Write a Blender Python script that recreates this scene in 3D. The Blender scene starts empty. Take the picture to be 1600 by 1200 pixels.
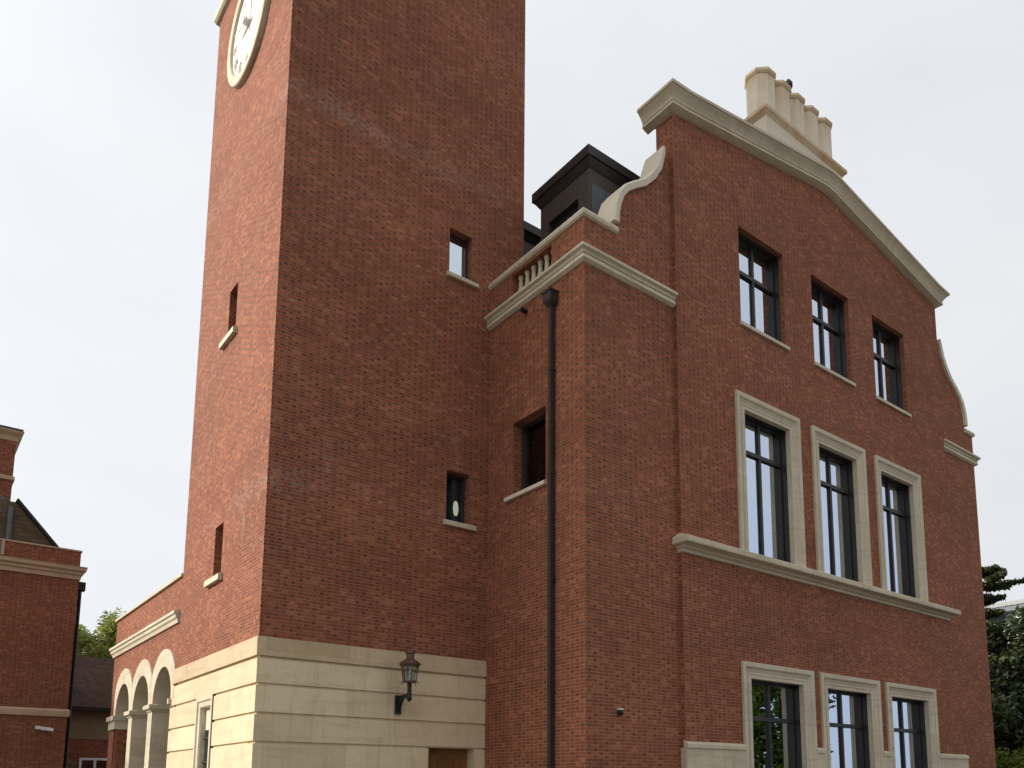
import bpy, math, random
from mathutils import Vector
R = math.radians
sc = bpy.context.scene
col = sc.collection

# ------------------------------------------------------------------ camera
cam_d = bpy.data.cameras.new('camera'); cam = bpy.data.objects.new('camera', cam_d); col.objects.link(cam)
yaw, pit, rol = R(40.04788), R(8.19037), R(-0.18463)
F = Vector((math.sin(yaw)*math.cos(pit), math.cos(yaw)*math.cos(pit), math.sin(pit)))
r0 = Vector((math.cos(yaw), -math.sin(yaw), 0)); u0 = r0.cross(F)
Rv = math.cos(rol)*r0 + math.sin(rol)*u0; Uv = -math.sin(rol)*r0 + math.cos(rol)*u0
from mathutils import Matrix
M = Matrix((Rv, Uv, -F)).transposed().to_4x4()
M.translation = Vector((-8.49218, -10.0, 1.65))
cam.matrix_world = M
cam_d.sensor_fit = 'HORIZONTAL'; cam_d.sensor_width = 36; cam_d.lens = 29.1997
cam_d.shift_x = -0.067627; cam_d.shift_y = 0.277475
cam_d.clip_start = 0.1; cam_d.clip_end = 2000
sc.camera = cam

# ------------------------------------------------------------------ light
SUN = Vector((-0.715, 0.545, 0.44)).normalized()          # towards the sun
sun_el = math.asin(SUN.z); sun_az = math.atan2(SUN.x, SUN.y)
sl = bpy.data.lights.new('sun', 'SUN'); sl.energy = 3.5; sl.angle = R(2.0); sl.color = (1.0, 0.91, 0.79)
so = bpy.data.objects.new('sun', sl); col.objects.link(so)
so.rotation_euler = (-SUN).to_track_quat('-Z', 'Y').to_euler()

w = bpy.data.worlds.new('World'); sc.world = w; w.use_nodes = True
nt = w.node_tree; nt.nodes.clear()
def N(nt, t, **k):
    n = nt.nodes.new(t)
    for a, v in k.items(): setattr(n, a, v)
    return n
wo = N(nt, 'ShaderNodeOutputWorld')
sky = N(nt, 'ShaderNodeTexSky', sky_type='NISHITA', sun_disc=False, sun_elevation=sun_el, sun_rotation=sun_az)
bg1 = N(nt, 'ShaderNodeBackground'); bg1.inputs[1].default_value = 0.06
nt.links.new(sky.outputs[0], bg1.inputs[0])
tc = N(nt, 'ShaderNodeTexCoord')
mp = N(nt, 'ShaderNodeMapping'); mp.inputs['Scale'].default_value = (1.3, 1.3, 2.6)
nt.links.new(tc.outputs['Generated'], mp.inputs[0])
nz = N(nt, 'ShaderNodeTexNoise'); nz.inputs['Scale'].default_value = 1.7; nz.inputs['Detail'].default_value = 5; nz.inputs['Roughness'].default_value = .5
nt.links.new(mp.outputs[0], nz.inputs['Vector'])
cr = N(nt, 'ShaderNodeValToRGB')
cr.color_ramp.elements[0].position = .3; cr.color_ramp.elements[0].color = (.685, .71, .745, 1)
cr.color_ramp.elements[1].position = .7; cr.color_ramp.elements[1].color = (.765, .775, .79, 1)
nt.links.new(nz.outputs[0], cr.inputs[0])
dt = N(nt, 'ShaderNodeVectorMath', operation='DOT_PRODUCT'); dt.inputs[1].default_value = SUN
nt.links.new(tc.outputs['Generated'], dt.inputs[0])
mr = N(nt, 'ShaderNodeMapRange'); mr.inputs[1].default_value = -1.0; mr.inputs[2].default_value = .6; mr.inputs[3].default_value = .84; mr.inputs[4].default_value = 1.02
nt.links.new(dt.outputs['Value'], mr.inputs[0])
bl = N(nt, 'ShaderNodeMapRange'); bl.inputs[1].default_value = -.42; bl.inputs[2].default_value = -.85; bl.inputs[3].default_value = 0; bl.inputs[4].default_value = .6
nt.links.new(dt.outputs['Value'], bl.inputs[0])
mxc = N(nt, 'ShaderNodeMix', data_type='RGBA'); mxc.inputs[7].default_value = (.46, .60, .86, 1)
nt.links.new(bl.outputs[0], mxc.inputs[0]); nt.links.new(cr.outputs[0], mxc.inputs[6])
bg2 = N(nt, 'ShaderNodeBackground'); nt.links.new(mxc.outputs[2], bg2.inputs[0]); 
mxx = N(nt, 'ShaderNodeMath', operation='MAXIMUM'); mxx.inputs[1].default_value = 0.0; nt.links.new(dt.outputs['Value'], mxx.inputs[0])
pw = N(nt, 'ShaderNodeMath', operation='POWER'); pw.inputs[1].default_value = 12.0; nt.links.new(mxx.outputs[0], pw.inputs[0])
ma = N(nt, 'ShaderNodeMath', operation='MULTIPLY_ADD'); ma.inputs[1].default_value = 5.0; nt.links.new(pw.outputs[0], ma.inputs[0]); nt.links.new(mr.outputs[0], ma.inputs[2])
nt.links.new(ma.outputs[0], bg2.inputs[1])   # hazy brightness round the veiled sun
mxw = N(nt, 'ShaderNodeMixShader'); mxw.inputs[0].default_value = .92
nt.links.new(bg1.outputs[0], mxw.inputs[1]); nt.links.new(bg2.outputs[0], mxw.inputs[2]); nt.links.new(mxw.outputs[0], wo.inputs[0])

sc.view_settings.view_transform = 'Standard'; sc.view_settings.look = 'None'
sc.view_settings.exposure = 0.34; sc.view_settings.gamma = 1.0
try: sc.cycles.max_bounces = 8
except Exception: pass

# ------------------------------------------------------------------ materials
class NB:
    """small node helper"""
    def __init__(s, name):
        s.m = bpy.data.materials.new(name); s.m.use_nodes = True; s.t = s.m.node_tree; s.t.nodes.clear()
        s.out = s.n('ShaderNodeOutputMaterial')
    def n(s, t, **k): return N(s.t, t, **k)
    def put(s, sock, v):
        if isinstance(v, bpy.types.NodeSocket): s.t.links.new(v, sock)
        elif v is not None: sock.default_value = v
    def math(s, op, a, b=None, c=None):
        n = s.n('ShaderNodeMath', operation=op)
        for i, v in enumerate((a, b, c)):
            if v is not None: s.put(n.inputs[i], v)
        return n.outputs[0]
    def noise(s, vec, scale, detail=3, rough=.55):
        n = s.n('ShaderNodeTexNoise'); s.put(n.inputs['Vector'], vec); n.inputs['Scale'].default_value = scale
        n.inputs['Detail'].default_value = detail; n.inputs['Roughness'].default_value = rough; return n.outputs[0]
    def comb(s, x, y, z=0.0):
        n = s.n('ShaderNodeCombineXYZ')
        for i, v in enumerate((x, y, z)): s.put(n.inputs[i], v)
        return n.outputs[0]
    def ramp(s, f, pts, interp='LINEAR'):
        n = s.n('ShaderNodeValToRGB'); r = n.color_ramp; r.interpolation = interp
        while len(r.elements) < len(pts): r.elements.new(.5)
        for e, (p, c) in zip(r.elements, pts):
            e.position = p; e.color = (c[0], c[1], c[2], 1)
        s.put(n.inputs[0], f); return n.outputs[0]
    def mix(s, f, a, b, mode='MIX'):
        n = s.n('ShaderNodeMix', data_type='RGBA', blend_type=mode); n.clamp_factor = True
        s.put(n.inputs[0], f)
        for i, v in ((6, a), (7, b)):
            if isinstance(v, tuple): v = (v[0], v[1], v[2], 1)
            s.put(n.inputs[i], v)
        return n.outputs[2]
    def mr(s, v, a, b, c, d):
        n = s.n('ShaderNodeMapRange'); s.put(n.inputs[0], v)
        for i, q in enumerate((a, b, c, d)): n.inputs[i+1].default_value = q
        return n.outputs[0]
    def xyz(s, v):
        n = s.n('ShaderNodeSeparateXYZ'); s.put(n.inputs[0], v); return n.outputs
    def obj(s): return s.n('ShaderNodeTexCoord').outputs['Object']
    def wallcoord(s):
        """(u along the wall, z) chosen by the face's own normal"""
        o = s.obj(); p = s.xyz(o)
        g = s.xyz(s.n('ShaderNodeNewGeometry').outputs['True Normal'])
        sx = s.math('GREATER_THAN', s.math('ABSOLUTE', g[0]), .6)
        u = s.math('ADD', s.math('MULTIPLY', p[1], sx), s.math('MULTIPLY', p[0], s.math('SUBTRACT', 1.0, sx)))
        sz = s.math('GREATER_THAN', s.math('ABSOLUTE', g[2]), .75)
        v = s.math('ADD', s.math('MULTIPLY', p[1], sz), s.math('MULTIPLY', p[2], s.math('SUBTRACT', 1.0, sz)))
        return o, u, v, sx
    def principled(s, color, rough=.8, bump=None, bstr=.3, bdist=.01, metal=0., spec=.3):
        b = s.n('ShaderNodeBsdfPrincipled'); s.put(b.inputs['Base Color'], (color[0], color[1], color[2], 1) if isinstance(color, tuple) else color)
        s.put(b.inputs['Roughness'], rough); b.inputs['Metallic'].default_value = metal; b.inputs['Specular IOR Level'].default_value = spec
        if bump is not None:
            k = s.n('ShaderNodeBump'); k.inputs['Strength'].default_value = bstr; k.inputs['Distance'].default_value = bdist
            s.put(k.inputs['Height'], bump); s.t.links.new(k.outputs[0], b.inputs['Normal'])
        s.t.links.new(b.outputs[0], s.out.inputs[0]); return b

def brick_mat(name, bright=1.0, stains=True, hue=0.0):
    s = NB(name); o, u, v, sx = s.wallcoord()
    H = .0555; L = .243
    wob = s.noise(o, 1.1, 2)
    row = s.math('FLOOR', s.math('DIVIDE', v, H))
    par = s.math('MODULO', s.math('ABSOLUTE', row), 2.0)
    uu = s.math('ADD', s.math('DIVIDE', u, L), s.math('MULTIPLY', par, .5))
    cell = s.math('FLOOR', uu); fu = s.math('SUBTRACT', uu, cell)
    head = s.math('GREATER_THAN', fu, .667)
    fv = s.math('FRACT', s.math('DIVIDE', v, H))
    du = s.math('MINIMUM', s.math('MINIMUM', fu, s.math('SUBTRACT', 1.0, fu)), s.math('ABSOLUTE', s.math('SUBTRACT', fu, .667)))
    dv = s.math('MINIMUM', fv, s.math('SUBTRACT', 1.0, fv))
    mu = s.mr(du, .010, .026, 1, 0); mv = s.mr(dv, .05, .13, 1, 0)
    mort = s.math('MAXIMUM', mu, mv)
    wn = s.n('ShaderNodeTexWhiteNoise', noise_dimensions='3D')
    s.put(wn.inputs['Vector'], s.comb(s.math('ADD', s.math('MULTIPLY', cell, 2.0), head), row, sx))
    rnd = wn.outputs['Value']
    stc = s.ramp(rnd, [(0, (.21, .062, .031)), (.35, (.245, .074, .035)), (.65, (.268, .083, .039)), (.88, (.325, .115, .055)), (1, (.18, .058, .032))])
    hdc = s.ramp(rnd, [(0, (.125, .046, .030)), (.45, (.165, .057, .034)), (.8, (.20, .072, .040)), (1, (.33, .14, .075))])
    bc = s.mix(head, stc, hdc)
    big = s.noise(o, .35, 4, .6)
    bc = s.mix(1.0, bc, s.ramp(big, [(.3, (.86, .86, .86)), (.7, (1.12, 1.10, 1.10))]), 'MULTIPLY')
    mc = s.mix(s.noise(o, .9, 3), (.245, .126, .078), (.32, .182, .118))
    c = s.mix(mort, bc, mc)
    pz = s.xyz(o)
    band = s.noise(s.comb(s.math('MULTIPLY', u, .13), s.math('MULTIPLY', v, .55), 0.0), 1.0, 4, .6)
    c = s.mix(1.0, c, s.ramp(band, [(.32, (.90, .88, .87)), (.5, (1, 1, 1)), (.68, (1.09, 1.11, 1.13))]), 'MULTIPLY')
    batch = s.noise(o, 2.3, 3, .7)
    c = s.mix(1.0, c, s.ramp(batch, [(.32, (.91, .90, .89)), (.68, (1.10, 1.11, 1.12))]), 'MULTIPLY')
    fine = s.noise(o, 38, 3)
    c = s.mix(1.0, c, s.ramp(fine, [(.3, (.86, .86, .86)), (.7, (1.12, 1.12, 1.12))]), 'MULTIPLY')
    if stains:   # efflorescence: lime bloom along scaffold lifts, and run-downs
        p = s.xyz(o)
        line = s.math('ABSOLUTE', s.math('SUBTRACT', s.math('FRACT', s.math('DIVIDE', s.math('ADD', p[2], -10.05), 7.0)), .5))
        lift = s.math('MULTIPLY', s.mr(line, 0, .045, 1, 0), s.mr(s.noise(o, .42, 2), .44, .6, 0, 1))
        strk = s.noise(s.comb(s.math('MULTIPLY', u, 3.2), s.math('MULTIPLY', p[2], .22), 0.0), 1.0, 3, .6)
        runs = s.math('MULTIPLY', s.mr(strk, .60, .74, 0, 1), s.mr(s.noise(o, .45, 1), .5, .62, 0, 1))
        spk = s.mr(s.noise(o, 14, 2), .42, .62, 0, 1)
        f = s.math('MULTIPLY', s.math('MULTIPLY', s.math('MULTIPLY', s.math('MAXIMUM', lift, runs), spk), .22), s.mr(p[0], .6, 1.2, 1, 0))
        c = s.mix(f, c, (.50, .42, .38))
    if bright != 1.0: c = s.mix(1.0, c, (bright, bright, bright), 'MULTIPLY')
    h = s.math('ADD', s.math('SUBTRACT', 1.0, mort), s.math('MULTIPLY', fine, .3))
    s.principled(c, .88, h, .55, .008, spec=.18)
    return s.m

def stone_mat(name, base, dark, blocks=(.95, .44), joint=.35, rough=.8, streak=.35, bedj=False):
    s = NB(name); o, u, v, sx = s.wallcoord()
    bw, bh = blocks
    row = s.math('FLOOR', s.math('DIVIDE', s.math('SUBTRACT', v, .165), bh))
    uu = s.math('ADD', s.math('DIVIDE', u, bw), s.math('MULTIPLY', s.math('MODULO', s.math('ABSOLUTE', row), 2.0), .43))
    cell = s.math('FLOOR', uu); fu = s.math('SUBTRACT', uu, cell)
    wn = s.n('ShaderNodeTexWhiteNoise', noise_dimensions='3D'); s.put(wn.inputs['Vector'], s.comb(cell, row, sx))
    c = s.mix(s.math('MULTIPLY', wn.outputs['Value'], .55), base, dark)
    n1 = s.noise(o, 1.4, 5, .65)
    c = s.mix(s.mr(n1, .45, .75, 0, .55), c, dark)
    bed = s.noise(s.comb(s.math('MULTIPLY', u, 1.2), s.math('MULTIPLY', v, 7.0), s.math('MULTIPLY', row, 3.1)), 1.0, 4)
    c = s.mix(s.mr(bed, .5, .72, 0, streak), c, tuple(x*.72 for x in dark))
    drip = s.noise(s.comb(s.math('MULTIPLY', u, 7.0), s.math('MULTIPLY', v, .8), sx), 1.0, 4, .65)
    c = s.mix(s.mr(drip, .52, .72, 0, streak*.8), c, tuple(x*.66 for x in dark))
    d = s.math('MINIMUM', fu, s.math('SUBTRACT', 1.0, fu))
    j = s.mr(d, .002, .010, joint, 0)
    if bedj:
        fv = s.math('FRACT', s.math('DIVIDE', s.math('SUBTRACT', v, .165), bh)); dv = s.math('MINIMUM', fv, s.math('SUBTRACT', 1.0, fv))
        j = s.mr(dv, .002, .012, joint, 0)
    c = s.mix(j, c, tuple(x*.62 for x in dark))
    f = s.noise(o, 45, 3)
    c = s.mix(1.0, c, s.ramp(f, [(.3, (.93, .93, .93)), (.7, (1.05, 1.05, 1.05))]), 'MULTIPLY')
    s.principled(c, rough, f, .22, .006, spec=.2)
    return s.m

def plain(name, c, rough=.6, metal=0., var=.15, scale=6., spec=.4, bstr=.1):
    s = NB(name); o = s.obj(); n = s.noise(o, scale, 4, .6)
    lo = tuple(x*(1-var) for x in c); hi = tuple(min(1, x*(1+var)) for x in c)
    s.principled(s.ramp(n, [(.3, lo), (.7, hi)]), rough, s.noise(o, scale*6, 2), bstr, .004, metal, spec)
    return s.m

def tile_mat(name, a, b, bw, bh, ax=0):
    s = NB(name); o = s.obj(); p = s.xyz(o)
    row = s.math('FLOOR', s.math('DIVIDE', p[2], bh)); fv = s.math('FRACT', s.math('DIVIDE', p[2], bh))
    uu = s.math('ADD', s.math('DIVIDE', p[ax], bw), s.math('MULTIPLY', s.math('MODULO', s.math('ABSOLUTE', row), 2.0), .5))
    cell = s.math('FLOOR', uu); fu = s.math('SUBTRACT', uu, cell)
    wn = s.n('ShaderNodeTexWhiteNoise', noise_dimensions='3D'); s.put(wn.inputs['Vector'], s.comb(cell, row, 0.0))
    c = s.mix(wn.outputs['Value'], a, b)
    c = s.mix(s.mr(s.noise(o, .8, 4), .45, .7, 0, .5), c, tuple(x*.7 for x in a))
    e = s.math('MAXIMUM', s.mr(fv, .0, .14, .8, 0), s.mr(s.math('MINIMUM', fu, s.math('SUBTRACT', 1.0, fu)), 0, .05, .5, 0))
    c = s.mix(e, c, tuple(x*.35 for x in a))
    s.principled(c, .8, s.math('SUBTRACT', 1.0, fv), .5, .02, spec=.08)
    return s.m

def glass_mat(name, refl=.5, tint=(.86, .92, 1.0)):
    s = NB(name)
    g = s.n('ShaderNodeBsdfGlossy'); g.inputs['Color'].default_value = (*tint, 1); g.inputs['Roughness'].default_value = .012
    o = s.obj(); k = s.n('ShaderNodeBump'); k.inputs['Strength'].default_value = .03; k.inputs['Distance'].default_value = .02
    s.put(k.inputs['Height'], s.noise(o, 1.1, 0)); s.t.links.new(k.outputs[0], g.inputs['Normal'])
    t = s.n('ShaderNodeBsdfTransparent'); t.inputs[0].default_value = (.72, .80, .80, 1)
    fr = s.n('ShaderNodeLayerWeight'); fr.inputs[0].default_value = .25
    f = s.mr(fr.outputs['Fresnel'], 0, 1, refl, 1.0)
    m = s.n('ShaderNodeMixShader'); s.put(m.inputs[0], f)
    s.t.links.new(t.outputs[0], m.inputs[1]); s.t.links.new(g.outputs[0], m.inputs[2]); s.t.links.new(m.outputs[0], s.out.inputs[0])
    return s.m

def leaf_mat(name, cols, trans=.35, rough=.55):
    s = NB(name)
    g = s.n('ShaderNodeNewGeometry')
    c = s.ramp(g.outputs['Random Per Island'], [(i/(len(cols)-1), x) for i, x in enumerate(cols)])
    b = s.n('ShaderNodeBsdfPrincipled'); s.put(b.inputs['Base Color'], c); b.inputs['Roughness'].default_value = rough; b.inputs['Specular IOR Level'].default_value = .4
    t = s.n('ShaderNodeBsdfTranslucent'); s.put(t.inputs[0], s.mix(1.0, c, (1.3, 1.35, .7), 'MULTIPLY'))
    m = s.n('ShaderNodeMixShader'); m.inputs[0].default_value = trans
    s.t.links.new(b.outputs[0], m.inputs[1]); s.t.links.new(t.outputs[0], m.inputs[2]); s.t.links.new(m.outputs[0], s.out.inputs[0])
    return s.m

BRICK = brick_mat('red_brick')
BRICK2 = brick_mat('old_red_brick', .84, False)
STONE = stone_mat('cream_limestone', (.59, .52, .385), (.47, .40, .275), (1.05, .44), .6, streak=.5)
JAMB = stone_mat('jointed_limestone', (.59, .52, .39), (.46, .40, .285), (6.0, .68), .6, streak=.4, bedj=True)
CAPS = stone_mat('weathered_band_stone', (.56, .44, .285), (.40, .29, .165), (1.35, .9), .3)
BASE = stone_mat('honey_limestone_base', (.68, .555, .365), (.50, .385, .235), (1.35, .44), .22)
PALE = stone_mat('pale_cast_stone', (.66, .58, .46), (.56, .48, .36), (4.0, 4.0), .0, streak=.2)
BRONZE = plain('dark_bronze_metal', (.035, .030, .028), .42, .3)
BRONZE2 = plain('brown_painted_iron', (.036, .026, .021), .5, .1)
LEAD = plain('grey_lead_sheet', (.095, .105, .12), .5, .2, .2, 3)
DARKLEAD = plain('dark_zinc_cladding', (.070, .054, .048), .5, .2, .15, 3)
SLATE = tile_mat('dark_slate', (.045, .05, .06), (.075, .08, .095), .3, .16, 1)
BTILE = tile_mat('brown_roof_tile', (.042, .024, .018), (.068, .038, .028), .22, .12, 0)
OLIVE = tile_mat('olive_brown_tile', (.085, .062, .038), (.12, .09, .055), .22, .13, 0)
GLASS = glass_mat('coated_window_glass', .72)
GLASSD = glass_mat('dark_window_glass', .04)
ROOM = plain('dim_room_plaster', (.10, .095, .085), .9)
WOOD = plain('brown_oak_door', (.17, .075, .018), .5, 0, .3, 3)
BLACK = plain('black_iron', (.012, .013, .014), .45, .2)
COPPER = plain('weathered_copper', (.13, .06, .04), .5, .3, .3, 12)
WHITE = plain('white_painted_metal', (.62, .62, .60), .5)
DIAL = plain('cream_clock_dial', (.70, .65, .54), .6, 0, .04)
RENDER = plain('tan_render', (.20, .145, .085), .9, 0, .12, 2)
BARK = plain('bark', (.07, .05, .035), .9, 0, .3, 8, .2, .5)
def ground_mat():
    s = NB('paving'); o = s.obj()
    b = s.n('ShaderNodeTexBrick'); s.put(b.inputs['Vector'], o); b.inputs['Scale'].default_value = 1.6; b.inputs['Mortar Size'].default_value = .012
    b.inputs['Color1'].default_value = (.15, .135, .115, 1); b.inputs['Color2'].default_value = (.115, .105, .09, 1); b.inputs['Mortar'].default_value = (.06, .055, .05, 1)
    c = s.mix(s.mr(s.noise(o, .5, 5), .4, .7, 0, .4), b.outputs['Color'], (.09, .085, .075))
    s.principled(c, .85, s.noise(o, 30, 3), .2, .01); return s.m
PAVE = ground_mat()

# ------------------------------------------------------------------ mesh helpers
class MB:
    def __init__(s): s.v = []; s.f = []
    def poly(s, *p):
        i = len(s.v); s.v += [tuple(q) for q in p]; s.f.append(tuple(range(i, i+len(p))))
    def box(s, x0, x1, y0, y1, z0, z1):
        if x1 < x0: x0, x1 = x1, x0
        if y1 < y0: y0, y1 = y1, y0
        if z1 < z0: z0, z1 = z1, z0
        i = len(s.v)
        s.v += [(x0,y0,z0),(x1,y0,z0),(x1,y1,z0),(x0,y1,z0),(x0,y0,z1),(x1,y0,z1),(x1,y1,z1),(x0,y1,z1)]
        for q in ((0,3,2,1),(4,5,6,7),(0,1,5,4),(1,2,6,5),(2,3,7,6),(3,0,4,7)): s.f.append(tuple(i+a for a in q))
        return s
    def rings(s, rings, close=False, cap=True):
        """skin consecutive rings of equal length; close joins each ring's end to its start"""
        i = len(s.v); n = len(rings[0])
        for r in rings: s.v += [tuple(q) for q in r]
        m = n if close else n-1
        for a in range(len(rings)-1):
            for b in range(m):
                c = (b+1) % n
                s.f.append((i+a*n+b, i+a*n+c, i+(a+1)*n+c, i+(a+1)*n+b))
        if close and cap:
            s.f.append(tuple(i+b for b in range(n))[::-1]); s.f.append(tuple(i+(len(rings)-1)*n+b for b in range(n)))
        return s
    def tube(s, p, q, r, r2=None, n=10):
        p = Vector(p); q = Vector(q); d = (q-p).normalized(); a = d.orthogonal().normalized(); b = d.cross(a); r2 = r if r2 is None else r2
        s.rings([[c + (a*math.cos(2*math.pi*k/n) + b*math.sin(2*math.pi*k/n))*rr for k in range(n)] for c, rr in ((p, r), (q, r2))], True); return s
    def lathe(s, c, prof, n=16, ph=0.):
        s.rings([[(c[0]+r*math.cos(2*math.pi*k/n+ph), c[1]+r*math.sin(2*math.pi*k/n+ph), c[2]+z) for k in range(n)] for r, z in prof], True); return s
    def prism(s, poly, axis, a, b):
        """poly in the two other axes, extruded along axis from a to b"""
        def P(t, u, v): return {'x': (t, u, v), 'y': (u, t, v), 'z': (u, v, t)}[axis]
        s.rings([[P(t, u, v) for u, v in poly] for t in (a, b)], True); return s
    def build(s, name, mat, parent=None, smooth=False):
        me = bpy.data.meshes.new(name); me.from_pydata(s.v, [], s.f); me.materials.append(mat)
        import bmesh
        bm = bmesh.new(); bm.from_mesh(me); bmesh.ops.remove_doubles(bm, verts=bm.verts, dist=1e-5); bmesh.ops.recalc_face_normals(bm, faces=bm.faces); bm.to_mesh(me); bm.free()
        o = bpy.data.objects.new(name, me); col.objects.link(o)
        if parent:
            o.parent = parent
            t = Vector((0,0,0)); q = parent
            while q: t += Vector(q.location); q = q.parent
            o.location = -t                                       # meshes are drawn in world coordinates
        if smooth:
            for p in me.polygons: p.use_smooth = True
        return o
def raw(name, v, f, mat, parent=None, smooth=False):
    me = bpy.data.meshes.new(name); me.from_pydata(v, [], f); me.materials.append(mat)
    o = bpy.data.objects.new(name, me); col.objects.link(o)
    if parent: o.parent = parent; o.location = -Vector(parent.location)
    if smooth:
        for p in me.polygons: p.use_smooth = True
    return o
def thing(name, label, cat, loc, group=None):
    o = bpy.data.objects.new(name, None); col.objects.link(o); o.location = loc; o.empty_display_size = .3
    return tag(o, label, cat, group)
def tag(o, label, cat, group=None):
    o['label'] = label; o['category'] = cat
    if group: o['group'] = group
    return o
def wall(mb, ax, c, u0, u1, z0, z1, holes=(), depth=.3, inner=1):
    """outer face of a wall on the plane ax=c with openings and their reveals; inner=+1 means the inside lies at larger ax"""
    us = sorted({u0, u1, *[min(max(h[k], u0), u1) for h in holes for k in (0, 1)]})
    zs = sorted({z0, z1, *[min(max(h[k], z0), z1) for h in holes for k in (2, 3)]})
    P = (lambda t, u, z: (t, u, z)) if ax == 'x' else (lambda t, u, z: (u, t, z))
    for i in range(len(us)-1):
        for j in range(len(zs)-1):
            a, b, d, e = us[i], us[i+1], zs[j], zs[j+1]; mu, mz = (a+b)/2, (d+e)/2
            if any(h[0] < mu < h[1] and h[2] < mz < h[3] for h in holes): continue
            mb.poly(P(c, a, d), P(c, b, d), P(c, b, e), P(c, a, e))
    k = c + inner*depth
    for h in holes:
        a, b, d, e = h
        for q in (((a, d), (a, e)), ((b, d), (b, e)), ((a, e), (b, e)), ((a, d), (b, d))):
            (m, n), (o, p) = q
            mb.poly(P(c, m, n), P(c, o, p), P(k, o, p), P(k, m, n))

# ------------------------------------------------------------------ ground
g = raw('ground', [(-400,-400,0),(400,-400,0),(400,400,0),(-400,400,0)], [(0,1,2,3)], PAVE); g['kind'] = 'structure'

# ------------------------------------------------------------------ gabled building
YP = -.10                                     # projecting centre; the flanks lie on y = 0
X1, X2, XR = 2.20, 12.50, 14.42
XC = (X1+X2)/2
G = thing('gabled_building', 'three-storey red brick building with shaped gable, cream stone trim and nine dark windows', 'building', (7.3, 6, 0))
U = [(4.095, 5.600), (6.640, 8.140), (9.180, 10.680)]; UZ = (10.994, 13.134)
Md = [(3.817, 5.912), (6.356, 8.456), (8.899, 11.005)]; MZ = (6.178, 9.427)
Gr = [(3.755, 6.026), (6.275, 8.545), (8.820, 11.090)]; GZ = (.95, 4.000)
ZE, ZA = 14.64, 15.53                         # brick under the pediment: ends and apex
mb = MB()
holes = [(a, b, *UZ) for a, b in U] + [(a+.02, b-.02, MZ[0], MZ[1]-.02) for a, b in Md] + [(a+.02, b-.02, GZ[0], GZ[1]-.02) for a, b in Gr]
wall(mb, 'y', YP, X1, X2, 0, ZE, holes, .34)
def ztop(x):
    t = abs(x-XC)/(XC-X1); z = ZA-(ZA-ZE)*t
    return z - .02*max(0, 1-t/.045)**2
xs = [X1+(X2-X1)*k/48 for k in range(49)]
for a, b in zip(xs, xs[1:]):
    mb.poly((a, YP, ZE), (b, YP, ZE), (b, YP, ztop(b)+.02), (a, YP, ztop(a)+.02))
YB = .36                                      # back of the gable parapet
# flanks with their shaped shoulders
SC = [(.80, 11.58), (.755, 11.66), (.765, 11.85), (.80, 12.03), (.88, 12.25), (1.01, 12.43), (1.22, 12.60), (1.47, 12.77), (1.70, 13.02), (1.88, 13.32), (1.975, 13.68), (1.985, 13.80)]
def mir(p): return (2*XC-p[0]+.02, p[1])
zt = 11.50
wall(mb, 'y', 0, 0, X1+.02, 0, zt, [], .3)
wall(mb, 'y', 0, X2-.02, XR, 0, zt, [], .3)
for mf in (lambda p: p, mir):
    inn = X1+.02 if mf(SC[0]) == SC[0] else X2-.02
    for p, q in zip(SC[1:], SC[2:]):
        p2, q2 = mf(p), mf(q)
        mb.poly((p2[0], 0, p2[1]), (inn, 0, p2[1]), (inn, 0, q2[1]), (q2[0], 0, q2[1]))
        mb.poly((p2[0], YB, p2[1]), (inn, YB, p2[1]), (inn, YB, q2[1]), (q2[0], YB, q2[1]))
    p2 = mf(SC[1]); mb.poly((p2[0], 0, zt), (inn, 0, zt), (inn, 0, p2[1]), (p2[0], 0, p2[1]))
    mb.poly((p2[0], YB, zt), (inn, YB, zt), (inn, YB, p2[1]), (p2[0], YB, p2[1]))
# returns of the projecting centre, gable back
for x in (X1, X2):
    mb.poly((x, YP, 0), (x, .02, 0), (x, .02, ZE), (x, YP, ZE))
    mb.poly((x, .02, 12.0), (x, YB, 12.0), (x, YB, ZE), (x, .02, ZE))
mb.poly((X1, YB, 11.4), (X2, YB, 11.4), (X2, YB, ZE), (X1, YB, ZE)); mb.poly((X1, YB, ZE), (X2, YB, ZE), (XC, YB, ZA))
# left return wall of the wing, with its window and the balustrade opening
BY0, BY1, BZ0, BZ1 = .90, 2.14, 10.86, 11.40
wall(mb, 'x', 0, 0, 12, 0, zt, [(1.06, 2.06, 6.985, 8.375), (BY0, BY1, BZ0, BZ1)], .34)
# right, rear faces, inside of the parapets
mb.poly((XR, 0, 0), (XR, 12, 0), (XR, 12, zt), (XR, 0, zt)); mb.poly((0, 12, 0), (XR, 12, 0), (XR, 12, zt), (0, 12, zt))
for (a, b, c, d) in ((.34, .34, YB, BY0), (.34, .34, BY1, 12)): mb.poly((a, c, 10.7), (b, d, 10.7), (b, d, zt), (a, c, zt))
mb.poly((XR-.34, YB, 10.7), (XR-.34, 12, 10.7), (XR-.34, 12, zt), (XR-.34, YB, zt))
mb.build('brick_wall', BRICK, G)

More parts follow.
